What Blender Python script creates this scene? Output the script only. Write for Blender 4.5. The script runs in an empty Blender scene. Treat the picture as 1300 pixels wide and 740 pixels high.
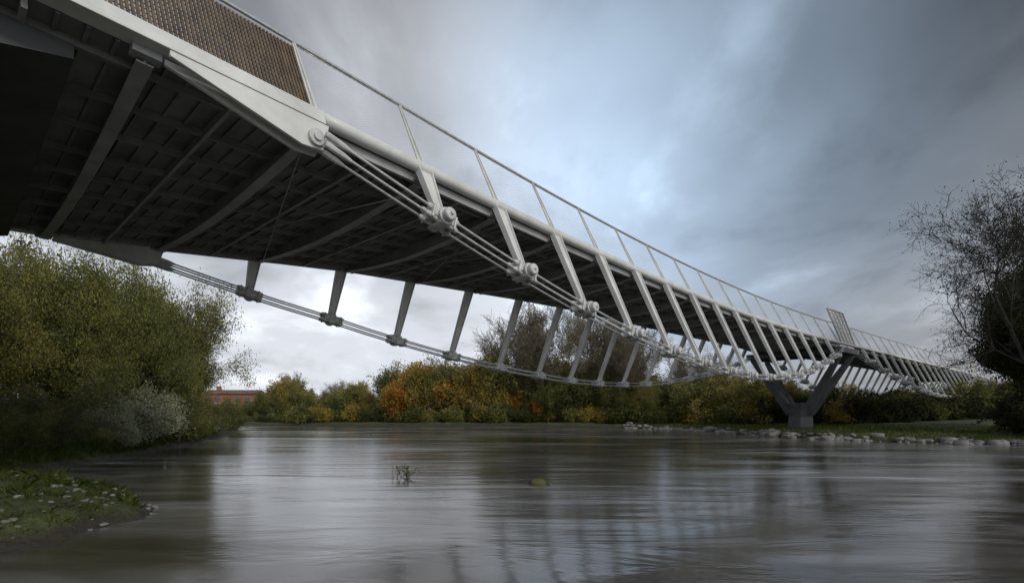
import bpy, math, random
import numpy as np
from mathutils import Vector
rng = np.random.default_rng(7)
scene = bpy.context.scene
CZ = 1.7
# ------------------------------------------------------------------ helpers
def link(o, parent=None):
    scene.collection.objects.link(o)
    if parent is not None: o.parent = parent
    return o
def empty(name):
    return link(bpy.data.objects.new(name, None))
def np_mesh(name, V, F, mats, attr=None, smooth=False, midx=None):
    me = bpy.data.meshes.new(name)
    V = np.asarray(V, dtype=np.float32); F = np.asarray(F, dtype=np.int32)
    k = F.shape[1]
    me.vertices.add(len(V)); me.vertices.foreach_set("co", V.ravel())
    me.loops.add(F.size); me.loops.foreach_set("vertex_index", F.ravel())
    me.polygons.add(len(F)); me.polygons.foreach_set("loop_start", np.arange(len(F), dtype=np.int32)*k)
    me.polygons.foreach_set("loop_total", np.full(len(F), k, dtype=np.int32))
    if midx is not None: me.polygons.foreach_set("material_index", np.asarray(midx, dtype=np.int32))
    if smooth: me.polygons.foreach_set("use_smooth", np.ones(len(F), dtype=bool))
    me.update(calc_edges=True)
    for m in (mats if isinstance(mats, (list, tuple)) else [mats]): me.materials.append(m)
    if attr is not None:
        a = me.attributes.new("v", 'FLOAT', 'FACE'); a.data.foreach_set("value", np.asarray(attr, dtype=np.float32))
    return me
def nrm(v):
    v = np.asarray(v, float); return v/ (np.linalg.norm(v)+1e-12)
class MB:
    def __init__(s): s.v=[]; s.f=[]; s.uv=None
    def prism(s, p0, p1, a, b, w0, h0, w1=None, h1=None):
        if w1 is None: w1=w0
        if h1 is None: h1=h0
        p0=np.asarray(p0,float);p1=np.asarray(p1,float);a=nrm(a);b=nrm(b)
        n=len(s.v)
        for p,w,h in ((p0,w0,h0),(p1,w1,h1)):
            for sa,sb in ((-1,-1),(1,-1),(1,1),(-1,1)):
                s.v.append(tuple(p+a*sa*w/2+b*sb*h/2))
        s.f += [(n,n+3,n+2,n+1),(n+4,n+5,n+6,n+7)]
        for i in range(4):
            j=(i+1)%4; s.f.append((n+i,n+j,n+4+j,n+4+i))
    def tube(s, pts, r, k=8, cap=True):
        pts=[np.asarray(p,float) for p in pts]; m=len(pts)
        rs = r if hasattr(r,'__len__') else [r]*m
        n=len(s.v)
        for i,p in enumerate(pts):
            t=nrm(pts[min(i+1,m-1)]-pts[max(i-1,0)])
            ref=np.array([0,0,1.]) if abs(t[2])<.9 else np.array([1.,0,0])
            a=nrm(np.cross(ref,t)); b=np.cross(t,a)
            for j in range(k):
                an=2*math.pi*j/k
                s.v.append(tuple(p+rs[i]*(a*math.cos(an)+b*math.sin(an))))
        for i in range(m-1):
            for j in range(k):
                j2=(j+1)%k
                s.f.append((n+i*k+j,n+i*k+j2,n+(i+1)*k+j2,n+(i+1)*k+j))
        if cap:
            s.f.append(tuple(n+j for j in reversed(range(k))))
            s.f.append(tuple(n+(m-1)*k+j for j in range(k)))
    def poly(s, outline, thick_vec):
        o=[np.asarray(p,float) for p in outline]; t=np.asarray(thick_vec,float); n=len(s.v); k=len(o)
        for p in o: s.v.append(tuple(p))
        for p in o: s.v.append(tuple(p+t))
        s.f.append(tuple(n+i for i in reversed(range(k)))); s.f.append(tuple(n+k+i for i in range(k)))
        for i in range(k):
            j=(i+1)%k; s.f.append((n+i,n+j,n+k+j,n+k+i))
    def build(s, name, mat, parent=None, smooth=False, bevel=0):
        me=bpy.data.meshes.new(name); me.from_pydata(s.v,[],s.f); me.update()
        import bmesh
        bm=bmesh.new(); bm.from_mesh(me); bmesh.ops.recalc_face_normals(bm, faces=bm.faces); bm.to_mesh(me); bm.free()
        me.materials.append(mat)
        if smooth:
            for p in me.polygons: p.use_smooth = len(p.vertices)==4
        o=link(bpy.data.objects.new(name,me),parent)
        if bevel:
            md=o.modifiers.new("bevel",'BEVEL'); md.width=bevel; md.segments=2; md.limit_method='ANGLE'
        return o
# ------------------------------------------------------------------ materials
def newmat(name):
    m=bpy.data.materials.new(name); m.use_nodes=True
    nt=m.node_tree; return m,nt,nt.nodes["Principled BSDF"]
def N(nt,t,**kw):
    n=nt.nodes.new(t)
    for k,v in kw.items(): setattr(n,k,v)
    return n
def ramp(nt, stops, interp='LINEAR'):
    r=N(nt,'ShaderNodeValToRGB'); r.color_ramp.interpolation=interp
    e=r.color_ramp.elements
    while len(e)>1: e.remove(e[-1])
    e[0].position=stops[0][0]; c=stops[0][1]; e[0].color=(*c,1) if hasattr(c,'__len__') else (c,c,c,1)
    for p,c in stops[1:]:
        x=e.new(p); x.color=(*c,1) if hasattr(c,'__len__') else (c,c,c,1)
    return r
def noisy(name, c1, c2, scale=3, rough=.5, metal=0, bump=0, detail=6, bscale=None, stretch=None):
    m,nt,b=newmat(name)
    tc=N(nt,'ShaderNodeTexCoord'); mp=N(nt,'ShaderNodeMapping'); nt.links.new(tc.outputs['Object'],mp.inputs[0])
    if stretch: mp.inputs['Scale'].default_value=stretch
    no=N(nt,'ShaderNodeTexNoise'); no.inputs['Scale'].default_value=scale; no.inputs['Detail'].default_value=detail; no.inputs['Roughness'].default_value=.65
    nt.links.new(mp.outputs[0],no.inputs[0])
    r=ramp(nt,[(.35,c1),(.65,c2)]); nt.links.new(no.outputs[0],r.inputs[0]); nt.links.new(r.outputs[0],b.inputs['Base Color'])
    b.inputs['Roughness'].default_value=rough; b.inputs['Metallic'].default_value=metal
    if bump:
        n2=N(nt,'ShaderNodeTexNoise'); n2.inputs['Scale'].default_value=bscale or scale*6; n2.inputs['Detail'].default_value=5
        nt.links.new(mp.outputs[0],n2.inputs[0])
        bu=N(nt,'ShaderNodeBump'); bu.inputs['Strength'].default_value=bump; bu.inputs['Distance'].default_value=.05
        nt.links.new(n2.outputs[0],bu.inputs['Height']); nt.links.new(bu.outputs[0],b.inputs['Normal'])
    return m
M_steel=noisy("painted_steel",(.46,.465,.44),(.62,.62,.59),scale=1.3,rough=.40,bump=.04,detail=9)
M_clamp=noisy("cast_steel",(.36,.36,.35),(.55,.55,.53),scale=5,rough=.42,bump=.15)
M_cable=noisy("cable_steel",(.34,.34,.34),(.50,.50,.49),scale=8,rough=.32,metal=.4)
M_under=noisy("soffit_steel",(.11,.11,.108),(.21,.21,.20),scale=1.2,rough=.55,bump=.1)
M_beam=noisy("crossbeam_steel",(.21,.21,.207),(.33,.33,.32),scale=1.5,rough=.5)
M_haunch=noisy("haunch_shade",(.025,.025,.025),(.05,.05,.048),scale=1.2,rough=.6)  # near-black base: shade under the deck end put into the colour
M_rod=noisy("rod_steel",(.2,.2,.2),(.3,.3,.3),scale=3,rough=.4)
M_deck=noisy("deck_surface",(.16,.155,.14),(.22,.21,.2),scale=4,rough=.8)
M_dark=noisy("pier_paint",(.05,.052,.053),(.09,.09,.09),scale=1.2,rough=.5,bump=.1)
M_conc=noisy("concrete",(.16,.155,.145),(.28,.27,.25),scale=1.5,rough=.85,bump=.3)
M_wood=noisy("timber_slats",(.04,.026,.013),(.13,.085,.042),scale=6,rough=.7,stretch=(1,1,.3))
M_bark=noisy("bark",(.05,.042,.032),(.11,.095,.075),scale=5,rough=.9)
M_barkd=noisy("bark_dark",(.025,.022,.019),(.05,.045,.038),scale=5,rough=.9)
M_twig=noisy("twigs",(.10,.085,.06),(.19,.16,.11),scale=5,rough=.9)
M_rock=noisy("rock",(.08,.077,.068),(.26,.25,.23),scale=2.2,rough=.85,bump=.6)
M_moss=noisy("moss_rock",(.035,.037,.018),(.16,.165,.03),scale=7,rough=.95,bump=.8)
def mesh_mat():
    m,nt,b=newmat("wire_net")
    b.inputs['Base Color'].default_value=(.40,.41,.41,1); b.inputs['Roughness'].default_value=.4
    uv=N(nt,'ShaderNodeUVMap'); sp=N(nt,'ShaderNodeSeparateXYZ'); nt.links.new(uv.outputs[0],sp.inputs[0])
    res=[]
    for op in ('ADD','SUBTRACT'):
        a=N(nt,'ShaderNodeMath',operation=op); nt.links.new(sp.outputs[0],a.inputs[0])
        s2=N(nt,'ShaderNodeMath',operation='MULTIPLY'); s2.inputs[1].default_value=1.7; nt.links.new(sp.outputs[1],s2.inputs[0]); nt.links.new(s2.outputs[0],a.inputs[1])
        d=N(nt,'ShaderNodeMath',operation='DIVIDE'); d.inputs[1].default_value=.11; nt.links.new(a.outputs[0],d.inputs[0])
        f=N(nt,'ShaderNodeMath',operation='FRACT'); nt.links.new(d.outputs[0],f.inputs[0])
        l=N(nt,'ShaderNodeMath',operation='LESS_THAN'); l.inputs[1].default_value=.10; nt.links.new(f.outputs[0],l.inputs[0])
        res.append(l)
    mx=N(nt,'ShaderNodeMath',operation='MAXIMUM'); nt.links.new(res[0].outputs[0],mx.inputs[0]); nt.links.new(res[1].outputs[0],mx.inputs[1])
    tr=N(nt,'ShaderNodeBsdfTransparent'); ms=N(nt,'ShaderNodeMixShader')
    nt.links.new(mx.outputs[0],ms.inputs[0]); nt.links.new(tr.outputs[0],ms.inputs[1]); nt.links.new(b.outputs[0],ms.inputs[2])
    nt.links.new(ms.outputs[0],nt.nodes['Material Output'].inputs[0])
    return m
M_net=mesh_mat()
def leafmat(name, stops, trans=.3):
    m,nt,b=newmat(name)
    at=N(nt,'ShaderNodeAttribute'); at.attribute_name="v"
    oi=N(nt,'ShaderNodeObjectInfo')
    tc=N(nt,'ShaderNodeNewGeometry'); no=N(nt,'ShaderNodeTexNoise'); no.inputs['Scale'].default_value=.45; no.inputs['Detail'].default_value=3
    nt.links.new(tc.outputs['Position'],no.inputs[0])
    a1=N(nt,'ShaderNodeMath',operation='MULTIPLY_ADD'); nt.links.new(at.outputs['Fac'],a1.inputs[0]); a1.inputs[1].default_value=.4
    a2=N(nt,'ShaderNodeMath',operation='MULTIPLY_ADD'); nt.links.new(no.outputs[0],a2.inputs[0]); a2.inputs[1].default_value=1.1; a2.inputs[2].default_value=-.38
    nt.links.new(a2.outputs[0],a1.inputs[2])
    a3=N(nt,'ShaderNodeMath',operation='MULTIPLY_ADD'); nt.links.new(oi.outputs['Random'],a3.inputs[0]); a3.inputs[1].default_value=.35; nt.links.new(a1.outputs[0],a3.inputs[2])
    r=ramp(nt,stops); nt.links.new(a3.outputs[0],r.inputs[0])
    df=N(nt,'ShaderNodeBsdfDiffuse'); tl=N(nt,'ShaderNodeBsdfTranslucent'); ms=N(nt,'ShaderNodeMixShader'); ms.inputs[0].default_value=trans
    nt.links.new(r.outputs[0],df.inputs[0]); nt.links.new(r.outputs[0],tl.inputs[0])
    nt.links.new(df.outputs[0],ms.inputs[1]); nt.links.new(tl.outputs[0],ms.inputs[2]); nt.links.new(ms.outputs[0],nt.nodes['Material Output'].inputs[0])
    return m
L_willow=leafmat("willow_leaves",[(0,(.055,.07,.025)),(.45,(.14,.155,.05)),(.8,(.27,.25,.075)),(1,(.38,.31,.09))])
L_green=leafmat("green_leaves",[(0,(.035,.048,.018)),(.5,(.09,.105,.035)),(.9,(.17,.165,.05))])
L_pale=leafmat("pale_leaves",[(0,(.12,.13,.075)),(.5,(.26,.275,.17)),(.9,(.40,.41,.28))])
L_yel=leafmat("yellow_leaves",[(0,(.10,.085,.028)),(.45,(.25,.20,.055)),(.9,(.44,.33,.07))])
L_org=leafmat("orange_leaves",[(0,(.13,.07,.02)),(.5,(.36,.18,.035)),(.9,(.52,.28,.05))])
L_dark=leafmat("dark_leaves",[(0,(.014,.018,.009)),(.5,(.032,.038,.016)),(.9,(.065,.065,.025))])
L_grass=leafmat("grass_blades",[(0,(.03,.04,.010)),(.5,(.065,.09,.02)),(.9,(.15,.155,.05))])
L_sprig=leafmat("sprig_leaves",[(0,(.03,.05,.015)),(.9,(.09,.12,.03))])
# ------------------------------------------------------------------ bridge plan
TH0=math.radians(40.3)
ds=.1; SMIN=-16; S_=np.arange(SMIN,130,ds)
def head(s):
    if s<0: return TH0
    if s<37: return math.radians(39.8)+s/172.
    if s<84: return math.radians(52.3)
    return math.radians(52.3)-(s-84)/260.
hd=np.array([head(s) for s in S_])
X_=np.concatenate([[0],np.cumsum(np.sin(hd[:-1])*ds)]); Y_=np.concatenate([[0],np.cumsum(np.cos(hd[:-1])*ds)])
i0=int(round(-SMIN/ds)); X_=X_-X_[i0]-1.90; Y_=Y_-Y_[i0]+10.33
WK=[-16,-4.8,-2.4,0,2.4,4.8,7.2,9.6,12,16,30,37.2,44,76,83.2,90,130]; WV=[13.8,10.9,9.7,8.5,7.35,6.7,6.1,5.55,5.2,5.0,5.0,6.0,5.0,5.0,6.0,5.0,5.0]
def W(s): return float(np.interp(s,WK,WV))
EZ=CZ+5.2
def T(s):
    h=np.interp(s,S_,hd); return np.array([math.sin(h),math.cos(h),0.])
def NL(s):
    t=T(s); return np.array([-t[1],t[0],0.])
def P(s,u,z):
    return np.array([np.interp(s,S_,X_),np.interp(s,S_,Y_),0.])+NL(s)*u+np.array([0,0,z])
def edge(s,side,out,z):
    return P(s,-out,z) if side==0 else P(s,W(s)+out,z)
UP=np.array([0,0,1.])
S0=-2.4; SP1=37.2; SP2=83.2; SE=124
bridge=empty("suspension_footbridge")
ss=np.arange(-15,SE+.01,.6)
def strip(mb, ulist, ss):
    n=len(mb.v); prof=[ulist(s) for s in ss]; k=len(prof[0])
    for pr in prof:
        for p in pr: mb.v.append(tuple(p))
    for i in range(len(ss)-1):
        for j in range(k):
            j2=(j+1)%k; mb.f.append((n+i*k+j,n+i*k+j2,n+(i+1)*k+j2,n+(i+1)*k+j))
    mb.f.append(tuple(n+j for j in range(k))); mb.f.append(tuple(n+(len(ss)-1)*k+j for j in reversed(range(k))))
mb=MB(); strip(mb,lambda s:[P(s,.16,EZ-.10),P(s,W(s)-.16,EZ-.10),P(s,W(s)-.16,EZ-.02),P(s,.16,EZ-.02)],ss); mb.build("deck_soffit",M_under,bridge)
mb=MB(); strip(mb,lambda s:[P(s,.16,EZ-.015),P(s,W(s)-.16,EZ-.015),P(s,W(s)-.16,EZ+.03),P(s,.16,EZ+.03)],ss); mb.build("deck_surface",M_deck,bridge)
mb=MB()
for fr in np.linspace(.06,.94,9):
    strip(mb,lambda s:[P(s,W(s)*fr-.04,EZ-.22),P(s,W(s)*fr+.04,EZ-.22),P(s,W(s)*fr+.04,EZ-.102),P(s,W(s)*fr-.04,EZ-.102)],ss)
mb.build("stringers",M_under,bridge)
mb=MB()
for s in np.arange(-14.7,60,.3):
    a=P(s,.2,EZ-.125); b=P(s,W(s)-.2,EZ-.125); mb.prism(a,b,T(s),UP,.05,.045)
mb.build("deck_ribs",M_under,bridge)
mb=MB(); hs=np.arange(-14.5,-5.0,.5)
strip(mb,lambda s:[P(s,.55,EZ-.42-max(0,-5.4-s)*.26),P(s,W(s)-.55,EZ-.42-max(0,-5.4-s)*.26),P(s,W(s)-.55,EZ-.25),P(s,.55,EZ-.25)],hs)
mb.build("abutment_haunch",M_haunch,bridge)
ssf=np.arange(S0,SE+.01,.6)
for side in (0,1):
    mb=MB(); mb.tube([edge(s,side,-.02,EZ+.03) for s in ssf],.125,14); mb.build("edge_tube_%d"%side,M_steel,bridge,smooth=True)
    mb=MB()
    strip(mb,lambda s:[edge(s,side,-.20,EZ-.26),edge(s,side,-.12,EZ-.26),edge(s,side,-.12,EZ-.09),edge(s,side,-.20,EZ-.09)],ssf)
    mb.build("edge_channel_%d"%side,M_beam,bridge)
st1=[(S0+2.4*i) for i in range(1,16)]
spans=[(S0,36.0,st1)]
n2=17; a2,b2=38.6,81.8
spans.append((a2,b2,[a2+(b2-a2)*i/(n2+1) for i in range(1,n2+1)]))
a3,b3=84.6,SE-.5
spans.append((a3,b3,[a3+(b3-a3)*i/16 for i in range(1,16)]))
def sag(s,a,b): 
    t=(s-a)/(b-a); return .5+3.0*(1-(2*t-1)**2)
SL=.43
mb_st=MB(); mb_cl=MB(); mb_cap=MB(); mb_cab=MB(); mb_xb=MB(); mb_rod=MB(); mb_post=MB(); mb_fl=MB(); mb_rb=MB()
allst=[]
for a,b,sts in spans:
    allst+=sts
    for side in (0,1):
        sg=-1 if side==0 else 1
        for s in sts:
            t=T(s); out=NL(s)*sg; d=sag(s,a,b)
            top=edge(s,side,.02,EZ-.02); bot=edge(s,side,SL*d,EZ-d+.12)
            ax=nrm(bot-top); bb=nrm(np.cross(ax,t))
            mb_st.prism(top,bot,t,bb,.32,.05,.17,.05)
            for q in (-1,1):
                mb_st.prism(top+t*q*.175,bot+t*q*.10,t,bb,.03,.15,.03,.12)
            c=edge(s,side,SL*d,EZ-d)
            tc=nrm((edge(s+.5,side,SL*sag(s+.5,a,b),EZ-sag(s+.5,a,b))-edge(s-.5,side,SL*sag(s-.5,a,b),EZ-sag(s-.5,a,b))))
            ou=nrm(out-tc*np.dot(out,tc)); vv=np.cross(tc,ou); vv=vv if vv[2]>0 else -vv
            mb_cl.prism(c-tc*.10,c+tc*.10,ou,vv,.48,.34)
            mb_cl.prism(c-tc*.24,c+tc*.24,ou,vv,.42,.15)
            for q in (-.27,.27):
                mb_cl.prism(c+tc*q-tc*.025,c+tc*q+tc*.025,ou,vv,.46,.30)
            for qa in (-1,1):
                for qb in (-1,1):
                    pc=c+ou*qa*.125+vv*qb*.085
                    mb_cap.tube([pc-tc*.40,pc-tc*.35,pc+tc*.35,pc+tc*.40],[.036,.062,.062,.036],8)
            e=c+ou*.235
            mb_cap.tube([e,e+ou*.05,e+ou*.05,e+ou*.17,e+ou*.20,e+ou*.21],[.175,.175,.135,.135,.115,.07],16)
            mb_cap.tube([e+ou*.2,e+ou*.25],.035,6)
            for q in (-.06,.06):
                mb_cap.tube([c+tc*q+vv*.09,c+tc*q+vv*.21],.028,6)
        sc=np.linspace(a,b,70)
        for qa in (-1,1):
            for qb in (-1,1):
                pts=[]
                for s in sc:
                    d=sag(s,a,b); pts.append(edge(s,side,SL*d+qa*.125,EZ-d+qb*.085))
                mb_cab.tube(pts,.027,6,cap=False)
xs=allst+[S0,-4.8,-7.2,-9.6,-12,36.2,38.2,82.2,84.2]
for s in xs:
    t=T(s); w=W(s); n=8
    for j in range(n):
        f0=j/n; f1=(j+1)/n
        h=lambda f:.16+.24*math.sin(math.pi*f)
        p0=P(s,.2+(w-.4)*f0,EZ-.11-h(f0)/2); p1=P(s,.2+(w-.4)*f1,EZ-.11-h(f1)/2)
        mb_xb.prism(p0,p1,t,UP,.03,h(f0),.03,h(f1))
        q0=P(s,.2+(w-.4)*f0,EZ-.125-h(f0)); q1=P(s,.2+(w-.4)*f1,EZ-.125-h(f1))
        mb_fl.prism(q0,q1,t,UP,.2,.025)
    s2=s+1.2
    if s2<SE-1: mb_rb.prism(P(s2,.2,EZ-.2),P(s2,W(s2)-.2,EZ-.2),T(s2),UP,.06,.14)
    for side in (0,1):
        k=edge(s,side,-.16,EZ-.12); mb_fl.prism(k-UP*.12,k+UP*.10,t,NL(s),.34,.2)
for i in range(0,13,2):
    s=-2.4+2.4*i; s2=s+2.4
    mb_rod.tube([P(s,.5,EZ-.36),P(s2,W(s2)-.5,EZ-.36)],.014,6); mb_rod.tube([P(s,W(s)-.5,EZ-.39),P(s2,.5,EZ-.39)],.014,6)
RH=1.58; RL=.78
def railpt(s,side,f,dz=0): return edge(s,side,-.04-RL*f,EZ+.12+RH*f+dz)
rs=[S0]+allst+[36.1,38.4,82,84.4]
for side in (0,1):
    for s in rs:
        t=T(s); a=railpt(s,side,-.04); b=railpt(s,side,1.0)
        bb=nrm(np.cross(b-a,t))
        mb_post.prism(a,b,t,bb,.18,.03,.07,.03)
        mb_post.prism(a-bb*.03,b-bb*.02,t,bb,.02,.06,.02,.04)
mb_st.build("raking_struts",M_steel,bridge); mb_cl.build("cable_clamps",M_clamp,bridge,bevel=.02); mb_cap.build("clamp_pins",M_clamp,bridge,bevel=.008)
mb_cab.build("suspension_cables",M_cable,bridge,smooth=True); mb_xb.build("crossbeams",M_beam,bridge); mb_fl.build("crossbeam_flanges",M_beam,bridge); mb_rb.build("intermediate_ribs",M_beam,bridge); mb_rod.build("bracing_rods",M_rod,bridge,smooth=True)
mb_post.build("railing_posts",M_steel,bridge)
sr=np.arange(-14,SE,.6)
mb=MB()
for side in (0,1):
    mb.tube([railpt(s,side,1.0,.03) for s in sr],.034,8)
    for f in (.04,.985): mb.tube([railpt(s,side,f) for s in np.arange(S0,SE,.6)],.009,5)
mb.build("handrail",M_cable,bridge,smooth=True)
V=[];F=[];UVs=[]
ssn=np.arange(S0,SE,.6)
for side in (0,1):
    n=len(V)
    for s in ssn:
        V.append(railpt(s,side,.03)); V.append(railpt(s,side,.985)); UVs.append((s,0)); UVs.append((s,1.7))
    for i in range(len(ssn)-1): F.append((n+2*i,n+2*i+2,n+2*i+3,n+2*i+1))
me=np_mesh("wire_net",V,F,M_net); uvl=me.uv_layers.new(name="UVMap")
uvl.data.foreach_set("uv",np.array([UVs[i] for f in F for i in f],dtype=np.float32).ravel())
link(bpy.data.objects.new("wire_net",me),bridge)
mb=MB()
for side in (0,1):
    for s in np.arange(-14,S0-.02,.062):
        a=railpt(s,side,.02); b=railpt(s,side,.93); mb.prism(a,b,T(s),nrm(np.cross(b-a,T(s))),.036,.03)
    for f in np.linspace(.02,.92,16):
        mb.tube([railpt(s,side,f)+NL(s)*(.022 if side==0 else -.022) for s in np.arange(-14,S0,.8)]+[railpt(S0-.03,side,f)],.009,4)
mb.build("timber_screen",M_wood,bridge)
mb=MB(); ssa=np.arange(-15,S0+.05,.6); ssa=np.append(ssa,S0+.12)
for side in (0,1):
    strip(mb,lambda s:[edge(s,side,-.18,EZ-.13),edge(s,side,.16,EZ-.13),edge(s,side,.10,EZ+.12),edge(s,side,-.18,EZ+.12)],ssa)
mb.build("abutment_edge_beam",M_steel,bridge,bevel=.015)
mb=MB(); mbb=MB()
anch=[(S0,1),(36.0,-1),(a2,1),(b2,-1),(a3,1),(b3,-1)]
for side in (0,1):
    sg=-1 if side==0 else 1
    for s,dr in anch:
        L=2.2 if s==S0 else 1.2
        o1=.24
        pts=[edge(s-dr*L,side,.18,EZ-.16),edge(s-dr*L,side,.18,EZ-.24),edge(s-dr*.35,side,o1,EZ-.70),edge(s+dr*.02,side,o1,EZ-.66),edge(s+dr*.16,side,.18,EZ-.16)]
        mb.poly(pts,NL(s)*(.07 if side==0 else -.07))
        pts=[p+NL(s)*(-sg)*.26 for p in pts]
        mb.poly(pts,NL(s)*(.07 if side==0 else -.07))
mb.build("anchor_plates",M_steel,bridge,bevel=.01)
mb=MB()
for side in (0,1):
    sg=-1 if side==0 else 1
    for s,dr in anch:
        c=edge(s-dr*.12,side,SL*.5,EZ-.5); o=NL(s)*sg
        mb.tube([c-o*.25,c+o*.09],.14,16); mb.tube([c+o*.08,c+o*.13],.07,12)
        lo,hi=(S0,36.0) if s in (S0,36.0) else ((a2,b2) if s in (a2,b2) else (a3,b3))
        for qa in (-1,1):
            for qb in (-1,1):
                f=lambda x: edge(x,side,SL*sag(x,lo,hi)+qa*.125,EZ-sag(x,lo,hi)+qb*.085)
                mb.tube([f(s+dr*.0),f(s+dr*.12),f(s+dr*.32),f(s+dr*.46)],[.06,.062,.055,.03],8)
mb.build("cable_sockets",M_clamp,bridge,bevel=.008)
mb=MB(); mbp=MB()
for sp in (SP1,SP2):
    for side in (0,1):
        q=lambda s,f: edge(s,side,.05+.35*f,EZ+.05+1.95*f)
        A=[q(sp-.7,0),q(sp+2.1,0),q(sp-1.6,1),q(sp-4.6,1)]
        for i in range(4): mb.tube([A[i],A[(i+1)%4]],.06,6)
        for f in np.linspace(.1,.9,7): mb.tube([A[0]*(1-f)+A[3]*f,A[1]*(1-f)+A[2]*f],.03,5)
        for f in (.25,.5,.75): mb.tube([A[0]*(1-f)+A[1]*f,A[3]*(1-f)+A[2]*f],.035,5)
        mbp.poly(A,NL(sp)*.012)
mb.build("pier_screen_frames",M_steel,bridge)
M_glass,nt,b=newmat("frosted_panel"); b.inputs['Base Color'].default_value=(.75,.76,.75,1); b.inputs['Roughness'].default_value=.35; b.inputs['Alpha'].default_value=.85
mbp.build("pier_screen_panels",M_glass,bridge)
def pier(sp,zb):
    mb=MB(); t=T(sp); n=NL(sp); c=P(sp,W(sp)/2,0)
    k=10; rings=[(zb-.6,1.02),(zb+.2,.96),(zb+1.1,.88),(zb+1.7,.98),(zb+2.2,1.15)]
    base=len(mb.v)
    for z,r in rings:
        for j in range(k):
            an=2*math.pi*j/k; sx=1.0 if z<zb+1.2 else 1+.25*(z-zb-1.2)
            mb.v.append(tuple(c+n*math.cos(an)*r*sx+t*math.sin(an)*r*.85+UP*z))
    for i in range(len(rings)-1):
        for j in range(k):
            j2=(j+1)%k; mb.f.append((base+i*k+j,base+i*k+j2,base+(i+1)*k+j2,base+(i+1)*k+j))
    mb.f.append(tuple(base+(len(rings)-1)*k+j for j in range(k)))
    for sg in (-1,1):
        for al in (-1,1):
            p0=c+n*sg*.55+t*al*.3+UP*(zb+1.4); p1=c+n*sg*3.2+t*al*1.25+UP*(EZ-.75)
            ax=nrm(p1-p0); mb.prism(p0,p1,t,np.cross(ax,t),.50,.72,.30,.34)
        pa=c+n*sg*3.2-t*1.9+UP*(EZ-.55); pb=c+n*sg*3.2+t*1.9+UP*(EZ-.55); mb.prism(pa,pb,n,UP,.42,.42)
    for al in (-1.25,1.25):
        mb.prism(c-n*3.1+t*al+UP*(EZ-.52),c+n*3.1+t*al+UP*(EZ-.52),t,UP,.4,.38)
    mb.build("pier",M_dark,bridge,bevel=.05)
pier(SP1,.35); pier(SP2,.5)
mb=MB()
a=P(-12.5,-1.0,3.2); b=P(-12.5,W(-12.5)+1,3.2); mb.prism(a,b,T(-12),UP,3.5,6.8)  # near end wall, out of view, added to block light from the left
a=P(SE+1,-1.0,3.2); b=P(SE+1,6,3.2); mb.prism(a,b,T(SE),UP,3.5,6.9)
mb.build("abutments",M_conc,bridge,bevel=.05)
# ------------------------------------------------------------------ terrain
water_poly=np.array([(60,-60),(20,-50),(-4,-30),(-7,-12),(-7.5,-2),(-6.9,3),(-6.3,6.0),(-6.0,7.8),(-6.5,8.8),(-7.9,9.9),(-9.6,11.1),(-11.6,12.2),(-14.2,13.6),(-14.7,16),(-15.6,20.5),(-19.3,30),(-25.5,46),(-45,60),(-80,70),(-160,85),(-160,98),(-80,84),(-48,75),(-34,72),(-20,70),(0,67),(11,60),(16.5,52),(19,44),(19,37.5),(20.5,32.5),(24,28.5),(27,25.5),(32,21),(48,14),(110,0),(110,-40)],float)
def smooth_poly(P_,it=2):
    for _ in range(it):
        Q=np.roll(P_,-1,0); P_=np.stack([.75*P_+.25*Q,.25*P_+.75*Q],1).reshape(-1,2)
    return P_
wp=smooth_poly(water_poly)
def sdist(xy):
    A=wp;B=np.roll(wp,-1,0); d=np.full(len(xy),1e9); inside=np.zeros(len(xy),bool)
    for a,b in zip(A,B):
        ab=b-a; t=np.clip(((xy-a)@ab)/(ab@ab),0,1); q=a+t[:,None]*ab
        d=np.minimum(d,np.hypot(*(xy-q).T))
        c=((a[1]>xy[:,1])!=(b[1]>xy[:,1])); 
        if b[1]!=a[1]:
            xi=a[0]+(xy[:,1]-a[1])*(b[0]-a[0])/(b[1]-a[1]); inside^= c&(xy[:,0]<xi)
    return np.where(inside,-d,d)
def hnoise(x,y):
    return (np.sin(x*.9+1.3*np.sin(y*.7))*np.cos(y*1.1+np.sin(x*.5))+.5*np.sin(x*2.3+y*1.7)*np.cos(y*2.9-x*.6)+.25*np.sin(x*5.1-y*3.3)*np.sin(y*6.1+x*2))
def hgt(xy):
    xy=np.atleast_2d(np.asarray(xy,float)); x,y=xy.T
    d=sdist(xy)+hnoise(x*1.3,y*1.3)*.2+.08*hnoise(x*4+2,y*4)
    land=.36*(1-np.exp(-np.clip(d,0,None)/.4))+np.clip(d-1,0,25)*.028+np.clip(d-30,0,400)*.012
    land+=np.clip(d,0,1)*(.06*hnoise(x*1.7,y*1.7)+.12*hnoise(x*.35,y*.35)+.03*hnoise(x*5,y*5))
    return np.where(d>0,land,np.maximum(d*.6,-2))
def axis(parts):
    return np.unique(np.round(np.concatenate(parts),3))
ax=axis([np.arange(-600,-60,20),np.arange(-60,-18,1.),np.arange(-18,-3,.14),np.arange(-3,2,.4),np.arange(2,45,.6),np.arange(45,120,3),np.arange(120,601,20)])
ay=axis([np.arange(-120,-10,8),np.arange(-10,4,.7),np.arange(4,16,.14),np.arange(16,22,.3),np.arange(22,90,.7),np.arange(90,200,6),np.arange(200,1200,40)])
GX,GY=np.meshgrid(ax,ay); xy=np.stack([GX.ravel(),GY.ravel()],1); Z=hgt(xy)
nx=len(ax);ny=len(ay); idx=np.arange(nx*ny).reshape(ny,nx)
F=np.stack([idx[:-1,:-1],idx[:-1,1:],idx[1:,1:],idx[1:,:-1]],-1).reshape(-1,4)
mg,nt,b=newmat("ground_grass")
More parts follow.
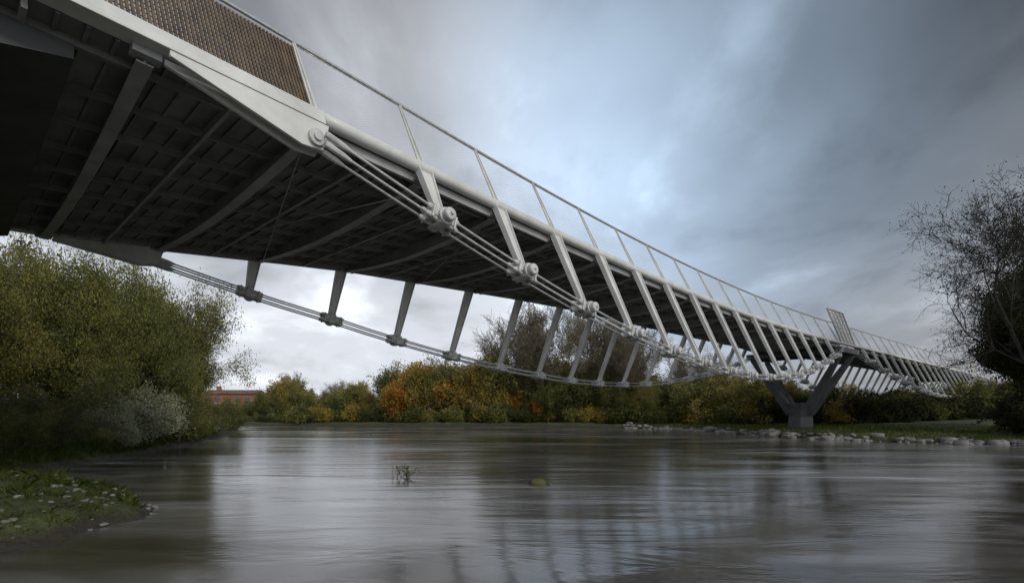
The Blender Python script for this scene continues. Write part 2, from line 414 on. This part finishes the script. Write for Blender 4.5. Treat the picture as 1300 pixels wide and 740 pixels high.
geo=N(nt,'ShaderNodeNewGeometry'); n1=N(nt,'ShaderNodeTexNoise'); n1.inputs['Scale'].default_value=1.3; n1.inputs['Detail'].default_value=9; n1.inputs['Roughness'].default_value=.75
nt.links.new(geo.outputs['Position'],n1.inputs[0]); r1=ramp(nt,[(.36,(.028,.024,.014)),(.46,(.035,.042,.014)),(.56,(.055,.07,.018)),(.68,(.11,.12,.03))]); nt.links.new(n1.outputs[0],r1.inputs[0])
sp=N(nt,'ShaderNodeSeparateXYZ'); nt.links.new(geo.outputs['Position'],sp.inputs[0])
n3=N(nt,'ShaderNodeTexNoise'); n3.inputs['Scale'].default_value=2.5; n3.inputs['Detail'].default_value=6; nt.links.new(geo.outputs['Position'],n3.inputs[0])
ad=N(nt,'ShaderNodeMath',operation='MULTIPLY_ADD'); nt.links.new(n3.outputs[0],ad.inputs[0]); ad.inputs[1].default_value=.35; nt.links.new(sp.outputs[2],ad.inputs[2])
rm=ramp(nt,[(.25,0),(.36,1)]); nt.links.new(ad.outputs[0],rm.inputs[0])
mx=N(nt,'ShaderNodeMix',data_type='RGBA'); nt.links.new(rm.outputs[0],mx.inputs[0]); mx.inputs[6].default_value=(.03,.025,.017,1); nt.links.new(r1.outputs[0],mx.inputs[7]); nt.links.new(mx.outputs[2],b.inputs['Base Color'])
b.inputs['Roughness'].default_value=.95
n4=N(nt,'ShaderNodeTexNoise'); n4.inputs['Scale'].default_value=9; n4.inputs['Detail'].default_value=8; nt.links.new(geo.outputs['Position'],n4.inputs[0])
bu=N(nt,'ShaderNodeBump'); bu.inputs['Strength'].default_value=1; bu.inputs['Distance'].default_value=.12; nt.links.new(n4.outputs[0],bu.inputs['Height']); nt.links.new(bu.outputs[0],b.inputs['Normal'])
link(bpy.data.objects.new("ground",np_mesh("ground",np.column_stack([xy,Z]),F,mg,smooth=True)))
mw,nt,b=newmat("river_water")
geo=N(nt,'ShaderNodeNewGeometry')
mp=N(nt,'ShaderNodeMapping'); mp.inputs['Rotation'].default_value=(0,0,math.radians(-10)); mp.inputs['Scale'].default_value=(.2,.9,1); nt.links.new(geo.outputs['Position'],mp.inputs[0])
n1=N(nt,'ShaderNodeTexNoise'); n1.inputs['Scale'].default_value=1.0; n1.inputs['Detail'].default_value=5; n1.inputs['Roughness'].default_value=.55; n1.inputs['Distortion'].default_value=1.1; nt.links.new(mp.outputs[0],n1.inputs[0])
n2=N(nt,'ShaderNodeTexNoise'); n2.inputs['Scale'].default_value=.28; n2.inputs['Detail'].default_value=3; n2.inputs['Distortion'].default_value=1.2; nt.links.new(mp.outputs[0],n2.inputs[0])
rr=ramp(nt,[(.3,.07),(.7,.22)]); nt.links.new(n2.outputs[0],rr.inputs[0]); nt.links.new(rr.outputs[0],b.inputs['Roughness'])
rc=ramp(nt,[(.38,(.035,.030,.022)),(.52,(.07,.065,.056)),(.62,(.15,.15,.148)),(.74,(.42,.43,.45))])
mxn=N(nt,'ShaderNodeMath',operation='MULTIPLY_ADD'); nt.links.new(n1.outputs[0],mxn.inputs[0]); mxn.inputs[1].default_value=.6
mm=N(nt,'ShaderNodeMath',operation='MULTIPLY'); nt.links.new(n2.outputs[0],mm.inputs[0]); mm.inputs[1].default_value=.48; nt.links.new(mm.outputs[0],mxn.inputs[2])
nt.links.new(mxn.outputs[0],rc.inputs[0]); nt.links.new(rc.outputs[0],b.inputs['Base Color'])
b.inputs['IOR'].default_value=1.6
bu=N(nt,'ShaderNodeBump'); bu.inputs['Strength'].default_value=.32; bu.inputs['Distance'].default_value=.08; nt.links.new(n1.outputs[0],bu.inputs['Height']); nt.links.new(bu.outputs[0],b.inputs['Normal'])
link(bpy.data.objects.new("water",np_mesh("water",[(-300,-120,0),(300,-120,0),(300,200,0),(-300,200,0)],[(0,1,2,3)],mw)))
# ------------------------------------------------------------------ vegetation
def grow_tree(seed,h,stems=1,maxl=3,ch=(3,3,2),spread=.9,trunk=.6,r0=.16,upb=.12,droop=0,lean=.15,wob=.12,lenf=.55):
    g=np.random.default_rng(seed); segs=[]; tips=[]
    def grow(p,d,L,r,l):
        n=4 if l==0 else 3
        for k in range(n):
            d=nrm(d+g.normal(0,wob+.05*l,3)+np.array([0,0,upb if l<2 else upb*.5-droop*(l-1)]))
            q=p+d*L/n; r2=r*(.80 if l==0 else .7); segs.append((*p,*q,r,r2)); p=q; r=r2
            if l<maxl and (k>=(1 if l==0 else 0)):
                for c in range(ch[l]):
                    if g.random()<.15: continue
                    an=math.radians(g.uniform(25,62))*spread; az=g.uniform(0,2*math.pi)
                    ref=nrm(np.cross(d,g.normal(0,1,3))); e=np.cross(d,ref)
                    cd=nrm(d*math.cos(an)+(ref*math.cos(az)+e*math.sin(az))*math.sin(an))
                    grow(p,cd,L*lenf*g.uniform(.7,1.15),r*.62,l+1)
            if l>=maxl-1: tips.append(p)
    for i in range(stems):
        a=g.uniform(0,2*math.pi); rr=0 if stems==1 else .35
        grow(np.array([rr*math.cos(a),rr*math.sin(a),-.3]),nrm([lean*math.cos(a)*(1 if stems>1 else .4)*2,lean*math.sin(a)*2,1]),h*trunk*g.uniform(.65,1.1),r0*(1 if stems==1 else .7),0)
    return np.array(segs),np.array(tips)
def tubes(segs,k=4,rmin=.006):
    p0=segs[:,:3];p1=segs[:,3:6];r0=np.maximum(segs[:,6],rmin);r1=np.maximum(segs[:,7],rmin)
    t=p1-p0; t/=np.linalg.norm(t,axis=1)[:,None]+1e-9
    ref=np.where(np.abs(t[:,2:3])<.9,[[0,0,1.]],[[1.,0,0]]); a=np.cross(ref,t); a/=np.linalg.norm(a,axis=1)[:,None]; b=np.cross(t,a)
    V=[]
    for (p,r) in ((p0,r0),(p1,r1)):
        for j in range(k):
            an=2*math.pi*j/k; V.append(p+(a*math.cos(an)+b*math.sin(an))*r[:,None])
    V=np.stack(V,1); n=len(segs); base=(np.arange(n)*2*k)[:,None]
    F=np.concatenate([base+np.array([[j,(j+1)%k,k+(j+1)%k,k+j]]) for j in range(k)],0)
    return V.reshape(-1,3),F
def leaves(g,tips,n,sig,size,asp=.5,drop=0):
    w=g.gamma(.8,1,len(tips)); w/=w.sum()
    c=tips[g.choice(len(tips),n,p=w)]+g.normal(0,1,(n,3))*np.array([sig,sig,sig*.8])*g.uniform(.4,1.3,(n,1))
    if drop: c[:,2]-=np.abs(g.normal(0,drop,n))
    a=g.normal(0,1,(n,3)); 
    if drop: a[:,2]*=2
    a/=np.linalg.norm(a,axis=1)[:,None]
    b=np.cross(a,g.normal(0,1,(n,3))); b/=np.linalg.norm(b,axis=1)[:,None]
    s=(size*g.uniform(.6,1.3,n))[:,None]
    V=np.stack([c-a*s,c+b*s*asp,c+a*s,c-b*s*asp],1).reshape(-1,3)
    F=np.arange(n*4).reshape(n,4)
    return V,F
def tree_mesh(name,seed,h,nleaf,sig,size,leafm,bark=None,drop=0,asp=.5,rmin=.006,k=4,**kw):
    g=np.random.default_rng(seed+100)
    segs,tips=grow_tree(seed,h,**kw)
    sc=h/max(tips[:,2].max(),.1); segs[:,:8]*=sc; tips=tips*sc
    V,F=tubes(segs,k,rmin); nb=len(F)
    if nleaf:
        keep=g.random(len(tips))>.15; tp=tips[keep]
        V2,F2=leaves(g,tp,nleaf,sig,size,asp,drop); F2=F2+len(V); V2[:,2]=np.maximum(V2[:,2],-.1)
        V=np.vstack([V,V2]); F=np.vstack([F,F2])
    att=g.random(len(F)); mi=np.zeros(len(F),int); mi[nb:]=1
    return np_mesh(name,V,F,[bark or M_bark,leafm],attr=att,midx=mi)
def put(me,name,x,y,s=1,rz=None,parent=None,sz=None,dz=0):
    o=bpy.data.objects.new(name,me); o.location=(x,y,float(hgt([(x,y)])[0])+dz); o.scale=(s,s,sz or s)
    o.rotation_euler=(0,0,rng.uniform(0,6.28) if rz is None else rz); return link(o,parent)
wil=[tree_mesh("willow%d"%i,10+i,9,40000,.26,.07,L_willow,drop=.25,asp=.3,stems=3,spread=.75,trunk=.66,droop=.03,upb=.16,r0=.15) for i in range(3)]
grn=[tree_mesh("broadleaf%d"%i,20+i,9,32000,.28,.08,L_green,asp=.5,stems=2,spread=.85,trunk=.62) for i in range(2)]
shr=[tree_mesh("shrub%d"%i,30+i,3,[20000,15000,15000][i],.17,[.062,.055,.055][i],[L_pale,L_willow,L_green][i],asp=.35,stems=6,spread=1.0,trunk=.6,r0=.05,lean=.4) for i in range(3)]
for i,(x,y,s,m) in enumerate([(-18.2,26,1.20,0),(-22.5,27.5,1.0,1),(-18.6,21.8,.86,2),(-22,22.5,1.15,0),(-25.5,25,1.15,2),(-20.5,18,.95,1),(-24.5,19,1.2,0),(-21.2,30.5,.95,1),(-20.0,27.5,1.05,2),(-25.5,37,.75,2),(-27,31,1.1,0),(-29,24,1.15,1),(-30,42,.7,0)]):
    put(wil[m],"willow_tree",x,y,s*.92,sz=s)
for (x,y,s) in [(-24,29,1.15),(-28,28,1.1),(-19.5,16,.7),(-31,36,1.0),(-27,18,1.1)]:
    put(grn[int(x)%2],"broadleaf_tree",x,y,s)
for i,(x,y,s,m) in enumerate([(-16.6,20.5,.95,0),(-17.3,22.5,1.15,0),(-15.9,19.3,.6,0),(-16.3,18.3,.6,1),(-18.2,25.3,.95,1),(-19.5,28.5,.9,1),(-21,32,.95,1),(-23,37,1.0,1),(-25,41,.95,2),(-27.3,46,.9,1),(-17.5,17.3,.8,2),(-18.5,19.5,1.1,1),(-16.4,15.5,.55,2),(-20,24,1.2,2),(-30,50,1.0,1),(-18.5,15,.8,1)]):
    put(shr[m],"riverside_shrub",x,y,s)
dist=empty("distant_trees")
dm={}
for key,mat,seed in (('g',L_green,40),('y',L_yel,42),('o',L_org,44),('w',L_willow,46),('d',L_dark,48)):
    dm[key]=[tree_mesh("far_%s%d"%(key,i),seed+i,8,7500,.34,.12,mat,asp=.6,stems=2+i,spread=.82,trunk=.66,r0=.14,k=3,rmin=.015) for i in range(2)]
dsb={k:tree_mesh("far_shrub_"+k,60+i,3.0,4500,.30,.12,mat,asp=.6,stems=7,spread=1.05,trunk=.6,r0=.04,lean=.5,k=3) for i,(k,mat) in enumerate((('w',L_willow),('g',L_green),('d',L_dark),('y',L_yel)))}
bare=[tree_mesh("bare_tree_mesh%d"%i,70+i,14,900,.4,.09,L_yel,bark=M_twig,maxl=4,ch=(3,3,3,2),spread=.75,trunk=.62,r0=.15,stems=2,upb=.18,rmin=.013,k=3) for i in range(2)]
def px(x,Y): return (x-650)/614*Y
pr=np.random.default_rng(5)
def row(x0,x1,step,Y,top,pal,var=.4):
    x=x0
    while x<x1:
        yy=Y(x)+pr.uniform(-1.5,3); k=pal[pr.integers(0,len(pal))]
        tp=top(x); h=((525-tp)*yy/614+CZ-.6)*pr.uniform(1-var,1.3)
        put(dm[k][pr.integers(0,2)],"tree",px(x,yy),yy,h/8*pr.uniform(.85,1.1),parent=dist,sz=h/8); x+=step*pr.uniform(.7,1.3)
topf=lambda x: np.interp(x,[280,320,350,375,400,450,480,520,560,620,680,740,800,860,940,1000,1100,1300,1500],[503,503,495,480,490,494,480,464,474,466,464,468,472,478,484,492,500,495,480])
Yf=lambda x: np.interp(x,[280,650,760,860,900,960,1050,1300,1500],[77,73,68,60,55,52,50,52,50])
row(385,505,12,Yf,topf,['w','y','g','w']); row(508,535,12,Yf,topf,['o'],.1); row(535,575,14,Yf,topf,['w','y','o'],.3); row(575,700,12,Yf,topf,['w','y','w','o','y','w'])
row(700,900,12,Yf,topf,['w','y','g','w']); row(900,1000,13,Yf,topf,['y','w','y']); row(1000,1500,15,Yf,topf,['d','g','g','w'])
row(330,390,11,lambda x:95,lambda x:topf(x)+1,['g','y','w'],.2); row(320,1500,11,lambda x:Yf(x)+12,lambda x:topf(x)+2,['w','g','y','w','w','y' ,'g'])
row(345,1500,24,lambda x:Yf(x)+25,lambda x:topf(x)+4,['g','w','g','d'],.2)
x=305
while x<1500:
    yy=Yf(x)-2.5+pr.uniform(0,2.5); 
    k='d' if x>980 and pr.random()<.7 else ['w','g','y','w'][pr.integers(0,4)]
    s=pr.uniform(.5,1.15)*(1 if x<950 else .9)*(.5 if x<370 else 1)
    xx=px(x,yy)
    if sdist(np.array([[xx,yy]]))[0]>.4: put(dsb[k],"shrub",xx,yy,s,parent=dist)
    x+=pr.uniform(6,13)
for i in range(70):
    x=pr.uniform(360,1500); yy=Yf(x)+pr.uniform(3,9); put(dsb[['w','g','d'][i%3]],"shrub",px(x,yy),yy,pr.uniform(.9,1.3),parent=dist)
for x in (262,275,288,300,312,322): 
    put(dsb[['w','g','y'][x%3]],"shrub",px(x,98),98,pr.uniform(.9,1.2),parent=dist)
for (x,Y,top,m) in [(665,74,375,0),(700,71,362,1),(735,70,372,0),(765,68,378,1),(790,67,392,0),(820,65,405,1),(640,75,418,0),(855,63,425,1),(900,62,436,0),(372,92,472,1),(682,76,390,1),(750,74,385,0),(930,60,450,1),(430,90,478,0),(590,80,455,0)]:
    h=(525-top)*Y/614+CZ-.5; put(bare[m],"bare_tree",px(x,Y),Y,h/14)
for (x,Y,h) in [(715,70,7.0),(750,68,7.5),(790,64,7),(830,60,6)]:
    put(wil[1],"willow_tree",px(x,Y),Y+1,h/9)
bigm=tree_mesh("big_bare0",90,17,6000,.35,.06,L_dark,bark=M_barkd,maxl=4,ch=(3,3,3,3),spread=.95,trunk=.62,r0=.24,upb=.08,rmin=.009,k=3)
bigm2=tree_mesh("big_bare1",93,17,9000,.35,.06,L_dark,bark=M_barkd,maxl=4,ch=(3,3,3,3),spread=1.0,trunk=.62,r0=.24,upb=.1,rmin=.009,k=3)
put(bigm,"bare_tree",31.4,27.5,1.0,rz=.5); put(bigm2,"bare_tree",34.5,29.5,1.05,rz=2); put(bigm2,"bare_tree",33.5,28.5,.85,rz=4)
dk=tree_mesh("dark_tree",95,10,34000,.30,.085,L_dark,bark=M_barkd,stems=3,maxl=3,spread=.7,trunk=.66,upb=.16)
for (x,y,s) in [(31.6,28.6,.8),(32.6,29.8,1.05),(36,33,1.15),(33.2,27.2,.8),(38.5,36,1.2),(40,32,1.2)]:
    put(dk,"ivy_clad_tree",x,y,s*.85,sz=s*1.1)
for (x,y,s) in [(30.2,27.2,.7),(31.3,28.2,.9),(29.8,26.6,.45),(33,25,.8)]:
    put(dsb['d'],"riverside_shrub",x,y,s)
def rock_mesh(g,n,pos,size,flat=.6):
    import bmesh
    V=[];F=[]
    bm=bmesh.new(); bmesh.ops.create_icosphere(bm,subdivisions=2,radius=1); bv=np.array([v.co[:] for v in bm.verts]); bf=np.array([[v.index for v in f.verts] for f in bm.faces]); bm.free()
    for p,s in zip(pos,size):
        k=g.uniform(1,3,3); ph=g.uniform(0,6,3)
        r=1+.22*np.sin(bv[:,0]*k[0]*1.6+ph[0])+.18*np.sin(bv[:,1]*k[1]*2+ph[1])+.14*np.sin(bv[:,2]*k[2]*2.4+ph[2])+g.normal(0,.07,len(bv))
        q=bv*r[:,None]; q=np.clip(q,-.8,.85)
        q=q*np.array([1*g.uniform(.8,1.5),g.uniform(.8,1.3),flat*g.uniform(.6,1.2)])*s
        a=g.uniform(0,6.28); c,sn=math.cos(a),math.sin(a); q=np.stack([q[:,0]*c-q[:,1]*sn,q[:,0]*sn+q[:,1]*c,q[:,2]],1)
        F.append(bf+len(V)*len(bv)); V.append(q+p)
    return np.vstack(V),np.vstack(F)
g=np.random.default_rng(3)
seg=np.array([(13.5,57.5),(16.8,50),(18.8,44),(19,37.5),(20.7,32.4),(24,28.6),(27,25.6),(31,21.8)],float)
L=np.r_[0,np.cumsum(np.hypot(*np.diff(seg,axis=0).T))]
pos=[];siz=[]
for i in range(300):
    l=g.uniform(0,L[-1])**1; p=np.array([np.interp(l,L,seg[:,0]),np.interp(l,L,seg[:,1])])+g.normal(0,.42,2)
    s=g.uniform(.10,.42)*(1.2 if g.random()<.25 else .7); pos.append((p[0],p[1],max(float(hgt([p])[0]),0)+s*.05)); siz.append(s)
V,F=rock_mesh(g,0,pos,siz,.7); link(bpy.data.objects.new("riverbank_rocks",np_mesh("riverbank_rocks",V,F,M_rock)))
V,F=rock_mesh(g,0,[(.66,11.6,.03),(.86,11.62,.0)],[.19,.13],.6); link(bpy.data.objects.new("mossy_rock",np_mesh("mossy_rock",V,F,M_moss,smooth=True)))
g=np.random.default_rng(12); segs=[];tips=[]
for i in range(12):
    p=np.array([-2.85+g.normal(0,.15),12.9+g.normal(0,.05),-.05]); d=nrm([g.normal(0,.5),g.normal(0,.25),1])
    for k in range(4):
        q=p+d*g.uniform(.06,.12); segs.append((*p,*q,.007,.006)); p=q; d=nrm(d+g.normal(0,.25,3)); tips.append(p)
V,F=tubes(np.array(segs),3,.006); nb=len(F); V2,F2=leaves(g,np.array(tips),150,.03,.038,.35); F2+=len(V)
mi=np.zeros(nb+len(F2),int); mi[nb:]=1
link(bpy.data.objects.new("water_plant",np_mesh("water_plant",np.vstack([V,V2]),np.vstack([F,F2]),[M_bark,L_sprig],attr=g.random(nb+len(F2)),midx=mi)))
def blades(g,pts,h,w,lean=.5):
    n=len(pts); z=hgt(pts); ok=z>.12; pts=pts[ok]; z=z[ok]; h=h[ok]; n=len(pts)
    b=np.column_stack([pts,z-.02]); a=g.uniform(0,6.28,n); s=np.stack([np.cos(a),np.sin(a),0*a],1)*w*g.uniform(.6,1.3,n)[:,None]
    l=g.normal(0,lean,(n,3))*h[:,None]; l[:,2]=0; top=b+l; top[:,2]+=h
    mid=b+l*.35; mid[:,2]+=h*.6
    V=np.stack([b-s,b+s,mid+s*.7,top,mid-s*.7],1).reshape(-1,3); F=np.arange(n*5).reshape(n,5)
    return V,F,n
g=np.random.default_rng(21)
# tufts: clustered blades of differing height
tc_=np.column_stack([g.uniform(-18,-5,5200),g.uniform(3,18,5200)]); td=sdist(tc_); tc_=tc_[(td>0)&(td<7)]
rep=g.integers(12,60,len(tc_)); th=np.repeat(g.uniform(.04,.17,len(tc_))*g.uniform(.5,1.2,len(tc_)),rep)
p1=np.repeat(tc_,rep,0)+g.normal(0,.05,(rep.sum(),2))
p2=np.column_stack([g.uniform(-18,-5,110000),g.uniform(3,20,110000)]); d2=sdist(p2); p2=p2[(d2>-.05)&(d2<7)]
pts=np.vstack([p1,p2]); h=np.concatenate([th*g.uniform(.5,1.1,len(th)),g.uniform(.02,.06,len(p2))])
V,F,n=blades(g,pts,h,.0045,.7)
link(bpy.data.objects.new("grass",np_mesh("grass",V,F,L_grass,attr=g.random(n))))
# fallen leaves / small stones on the near bank
g2=np.random.default_rng(8); c=np.column_stack([g2.uniform(-14,-5,900),g2.uniform(4,13.5,900)]); dd=sdist(c); c=c[(dd>-.15)&(dd<1.3)]
V,F=rock_mesh(g2,0,[(p[0],p[1],max(float(hgt([p])[0]),-.02)) for p in c[:260]],g2.uniform(.015,.07,min(260,len(c))),.6)
link(bpy.data.objects.new("bank_stones",np_mesh("bank_stones",V,F,M_rock)))
pts=[];hh=[]
for (x,y) in [(-14.6,16.7),(-15,18.2),(-15.3,19.3),(-15.9,21),(-16.6,23),(-17.6,25.5),(-18.8,28),(-20,31),(-21.5,35),(-14.6,15.4)]:
    m=700; pts.append(np.column_stack([x-.35+g.normal(0,.45,m),y+g.normal(0,.6,m)])); hh.append(g.uniform(.2,.5,m))
pts=np.vstack(pts);hh=np.concatenate(hh); V,F,n=blades(g,pts,hh,.007,.55)
link(bpy.data.objects.new("reeds",np_mesh("reeds",V,F,L_grass,attr=g.random(n))))
pts=np.column_stack([g.uniform(15,36,30000),g.uniform(24,60,30000)]); dd=sdist(pts); pts=pts[(dd>0)&(dd<12)]
V,F,n=blades(g,pts,g.uniform(.1,.3,len(pts)),.02); link(bpy.data.objects.new("bank_grass",np_mesh("bank_grass",V,F,L_grass,attr=g.random(n))))
# ---- brick house
house=empty("brick_house")
def brickmat():
    m,nt,b=newmat("brick"); tc=N(nt,'ShaderNodeTexCoord'); br=N(nt,'ShaderNodeTexBrick'); br.inputs['Color1'].default_value=(.24,.09,.05,1); br.inputs['Color2'].default_value=(.31,.125,.07,1); br.inputs['Mortar'].default_value=(.22,.17,.14,1); br.inputs['Scale'].default_value=1.5; br.inputs['Mortar Size'].default_value=.012
    mp=N(nt,'ShaderNodeMapping'); mp.inputs['Rotation'].default_value=(math.pi/2,0,0); nt.links.new(tc.outputs['Object'],mp.inputs[0])
    nt.links.new(mp.outputs[0],br.inputs[0]); nt.links.new(br.outputs[0],b.inputs['Base Color']); b.inputs['Roughness'].default_value=.9; return m
M_brick=brickmat(); M_roof=noisy("roof_tiles",(.10,.06,.045),(.15,.09,.065),rough=.8); M_win,nt,b=newmat("window_glass"); b.inputs['Base Color'].default_value=(.03,.035,.04,1); b.inputs['Roughness'].default_value=.1
M_white=noisy("white_paint",(.6,.6,.58),(.7,.7,.68),rough=.6)
hx,hy,hz=-67.5,118,2.2
mb=MB(); mb.prism((hx-6,hy,hz+2),(hx+6,hy,hz+2),(0,1,0),UP,7,4.4); mb.build("walls",M_brick,house)
mb=MB(); mb.poly([(hx-6.3,hy-3.9,hz+4.2),(hx-6.3,hy+3.9,hz+4.2),(hx-6.3,hy,hz+5.3)],(12.6,0,0)); mb.build("roof",M_roof,house)
mw1=MB(); mw2=MB()
for wx in (-4.6,-2.2,2.4,4.8):
    mw1.prism((hx+wx-.6,hy-3.53,hz+2.7),(hx+wx+.6,hy-3.53,hz+2.7),(0,1,0),UP,.06,1.3); mw2.prism((hx+wx-.7,hy-3.5,hz+2.0),(hx+wx+.7,hy-3.5,hz+2.0),(0,1,0),UP,.2,.1)
mw1.build("windows",M_win,house); mw2.build("sills",M_white,house)
mb=MB(); mb.prism((hx-.5,hy-3.53,hz+1.2),(hx+.5,hy-3.53,hz+1.2),(0,1,0),UP,.06,2.1); mb.build("door",M_white,house)
mb=MB(); mb.prism((hx-4,hy,hz+4.8),(hx-4,hy,hz+6.2),(1,0,0),(0,1,0),.8,.8); mb.build("chimney",M_brick,house)
# ------------------------------------------------------------------ world
w=bpy.data.worlds.new("World"); scene.world=w; w.use_nodes=True; nt=w.node_tree; bg=nt.nodes['Background']; bg.inputs[1].default_value=.1
sun_dir=nrm([.60,-.70,.60])
sky=N(nt,'ShaderNodeTexSky'); sky.sky_type='NISHITA'; sky.sun_disc=False; sky.sun_elevation=math.asin(sun_dir[2]); sky.sun_rotation=math.atan2(sun_dir[0],sun_dir[1])
tc=N(nt,'ShaderNodeTexCoord'); 
def M(op,a,b=None,c=None):
    n=N(nt,'ShaderNodeMath',operation=op)
    for i,v in enumerate((a,b,c)):
        if v is None: continue
        if isinstance(v,(int,float)): n.inputs[i].default_value=v
        else: nt.links.new(v,n.inputs[i])
    return n.outputs[0]
def dot(v):
    n=N(nt,'ShaderNodeVectorMath',operation='DOT_PRODUCT'); nt.links.new(tc.outputs['Generated'],n.inputs[0]); n.inputs[1].default_value=tuple(v); return n.outputs['Value']
sp=N(nt,'ShaderNodeSeparateXYZ'); nt.links.new(tc.outputs['Generated'],sp.inputs[0]); z=M('MAXIMUM',sp.outputs[2],0.0)
re=ramp(nt,[(0,1.0),(.1,1.0),(.2,.95),(.35,.60),(.55,.34),(.7,.26),(.82,.7),(.95,1.0)],'EASE'); nt.links.new(z,re.inputs[0])
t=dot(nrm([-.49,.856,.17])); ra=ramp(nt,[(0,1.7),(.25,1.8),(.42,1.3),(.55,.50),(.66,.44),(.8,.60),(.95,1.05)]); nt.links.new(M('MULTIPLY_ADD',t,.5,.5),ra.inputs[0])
zz=M('ADD',z,.22); cx=M('DIVIDE',sp.outputs[0],zz); cy=M('DIVIDE',sp.outputs[1],zz); cb=N(nt,'ShaderNodeCombineXYZ'); nt.links.new(cx,cb.inputs[0]); nt.links.new(cy,cb.inputs[1])
mp=N(nt,'ShaderNodeMapping'); mp.inputs['Rotation'].default_value=(0,0,.5); mp.inputs['Scale'].default_value=(1.2,.9,1); nt.links.new(cb.outputs[0],mp.inputs[0])
n1=N(nt,'ShaderNodeTexNoise'); n1.inputs['Scale'].default_value=1.35; n1.inputs['Detail'].default_value=7; n1.inputs['Roughness'].default_value=.55; n1.inputs['Distortion'].default_value=.25; nt.links.new(mp.outputs[0],n1.inputs[0])
rn=ramp(nt,[(.28,.62),(.5,1.0),(.70,1.55)],'EASE'); nt.links.new(n1.outputs[0],rn.inputs[0])
pat=dot(nrm([.15,1,.80])); rp=ramp(nt,[(.87,0),(.94,.30),(1,1)],'EASE'); nt.links.new(pat,rp.inputs[0])
pat2=dot(nrm([.40,1,.62])); rp2=ramp(nt,[(.86,0),(1,1)],'EASE'); nt.links.new(pat2,rp2.inputs[0])
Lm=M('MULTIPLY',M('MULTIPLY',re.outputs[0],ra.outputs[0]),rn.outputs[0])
Lm=M('MULTIPLY',Lm,M('MULTIPLY_ADD',rp.outputs[0],1.9,1.0))
Lm=M('MULTIPLY',Lm,M('MULTIPLY_ADD',rp2.outputs[0],.1,1.0))
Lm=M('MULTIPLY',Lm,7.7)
tint=N(nt,'ShaderNodeMix',data_type='RGBA'); nt.links.new(rp2.outputs[0],tint.inputs[0]); tint.inputs[6].default_value=(.96,1.0,1.08,1); tint.inputs[7].default_value=(.78,1.0,1.28,1)
vm=N(nt,'ShaderNodeVectorMath',operation='SCALE'); nt.links.new(tint.outputs[2],vm.inputs[0]); nt.links.new(Lm,vm.inputs['Scale'])
mx=N(nt,'ShaderNodeMix',data_type='RGBA'); mx.inputs[0].default_value=.96; nt.links.new(sky.outputs[0],mx.inputs[6]); nt.links.new(vm.outputs[0],mx.inputs[7])
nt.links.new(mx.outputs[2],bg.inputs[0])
sl=bpy.data.lights.new("sun",'SUN'); sl.energy=1.5; sl.angle=math.radians(11); sl.color=(1,.95,.86)
so=link(bpy.data.objects.new("sun",sl)); so.rotation_euler=Vector(tuple(sun_dir)).to_track_quat('Z','Y').to_euler()
# ------------------------------------------------------------------ camera
cam=bpy.data.cameras.new("camera"); cam.sensor_width=36; cam.lens=36*614/1300; cam.shift_y=155/1300; cam.clip_end=3000; cam.clip_start=.1
co=link(bpy.data.objects.new("camera",cam)); co.location=(0,0,CZ); co.rotation_euler=(math.pi/2,0,0); scene.camera=co
scene.view_settings.view_transform='Standard'; scene.view_settings.look='None'; scene.view_settings.exposure=0
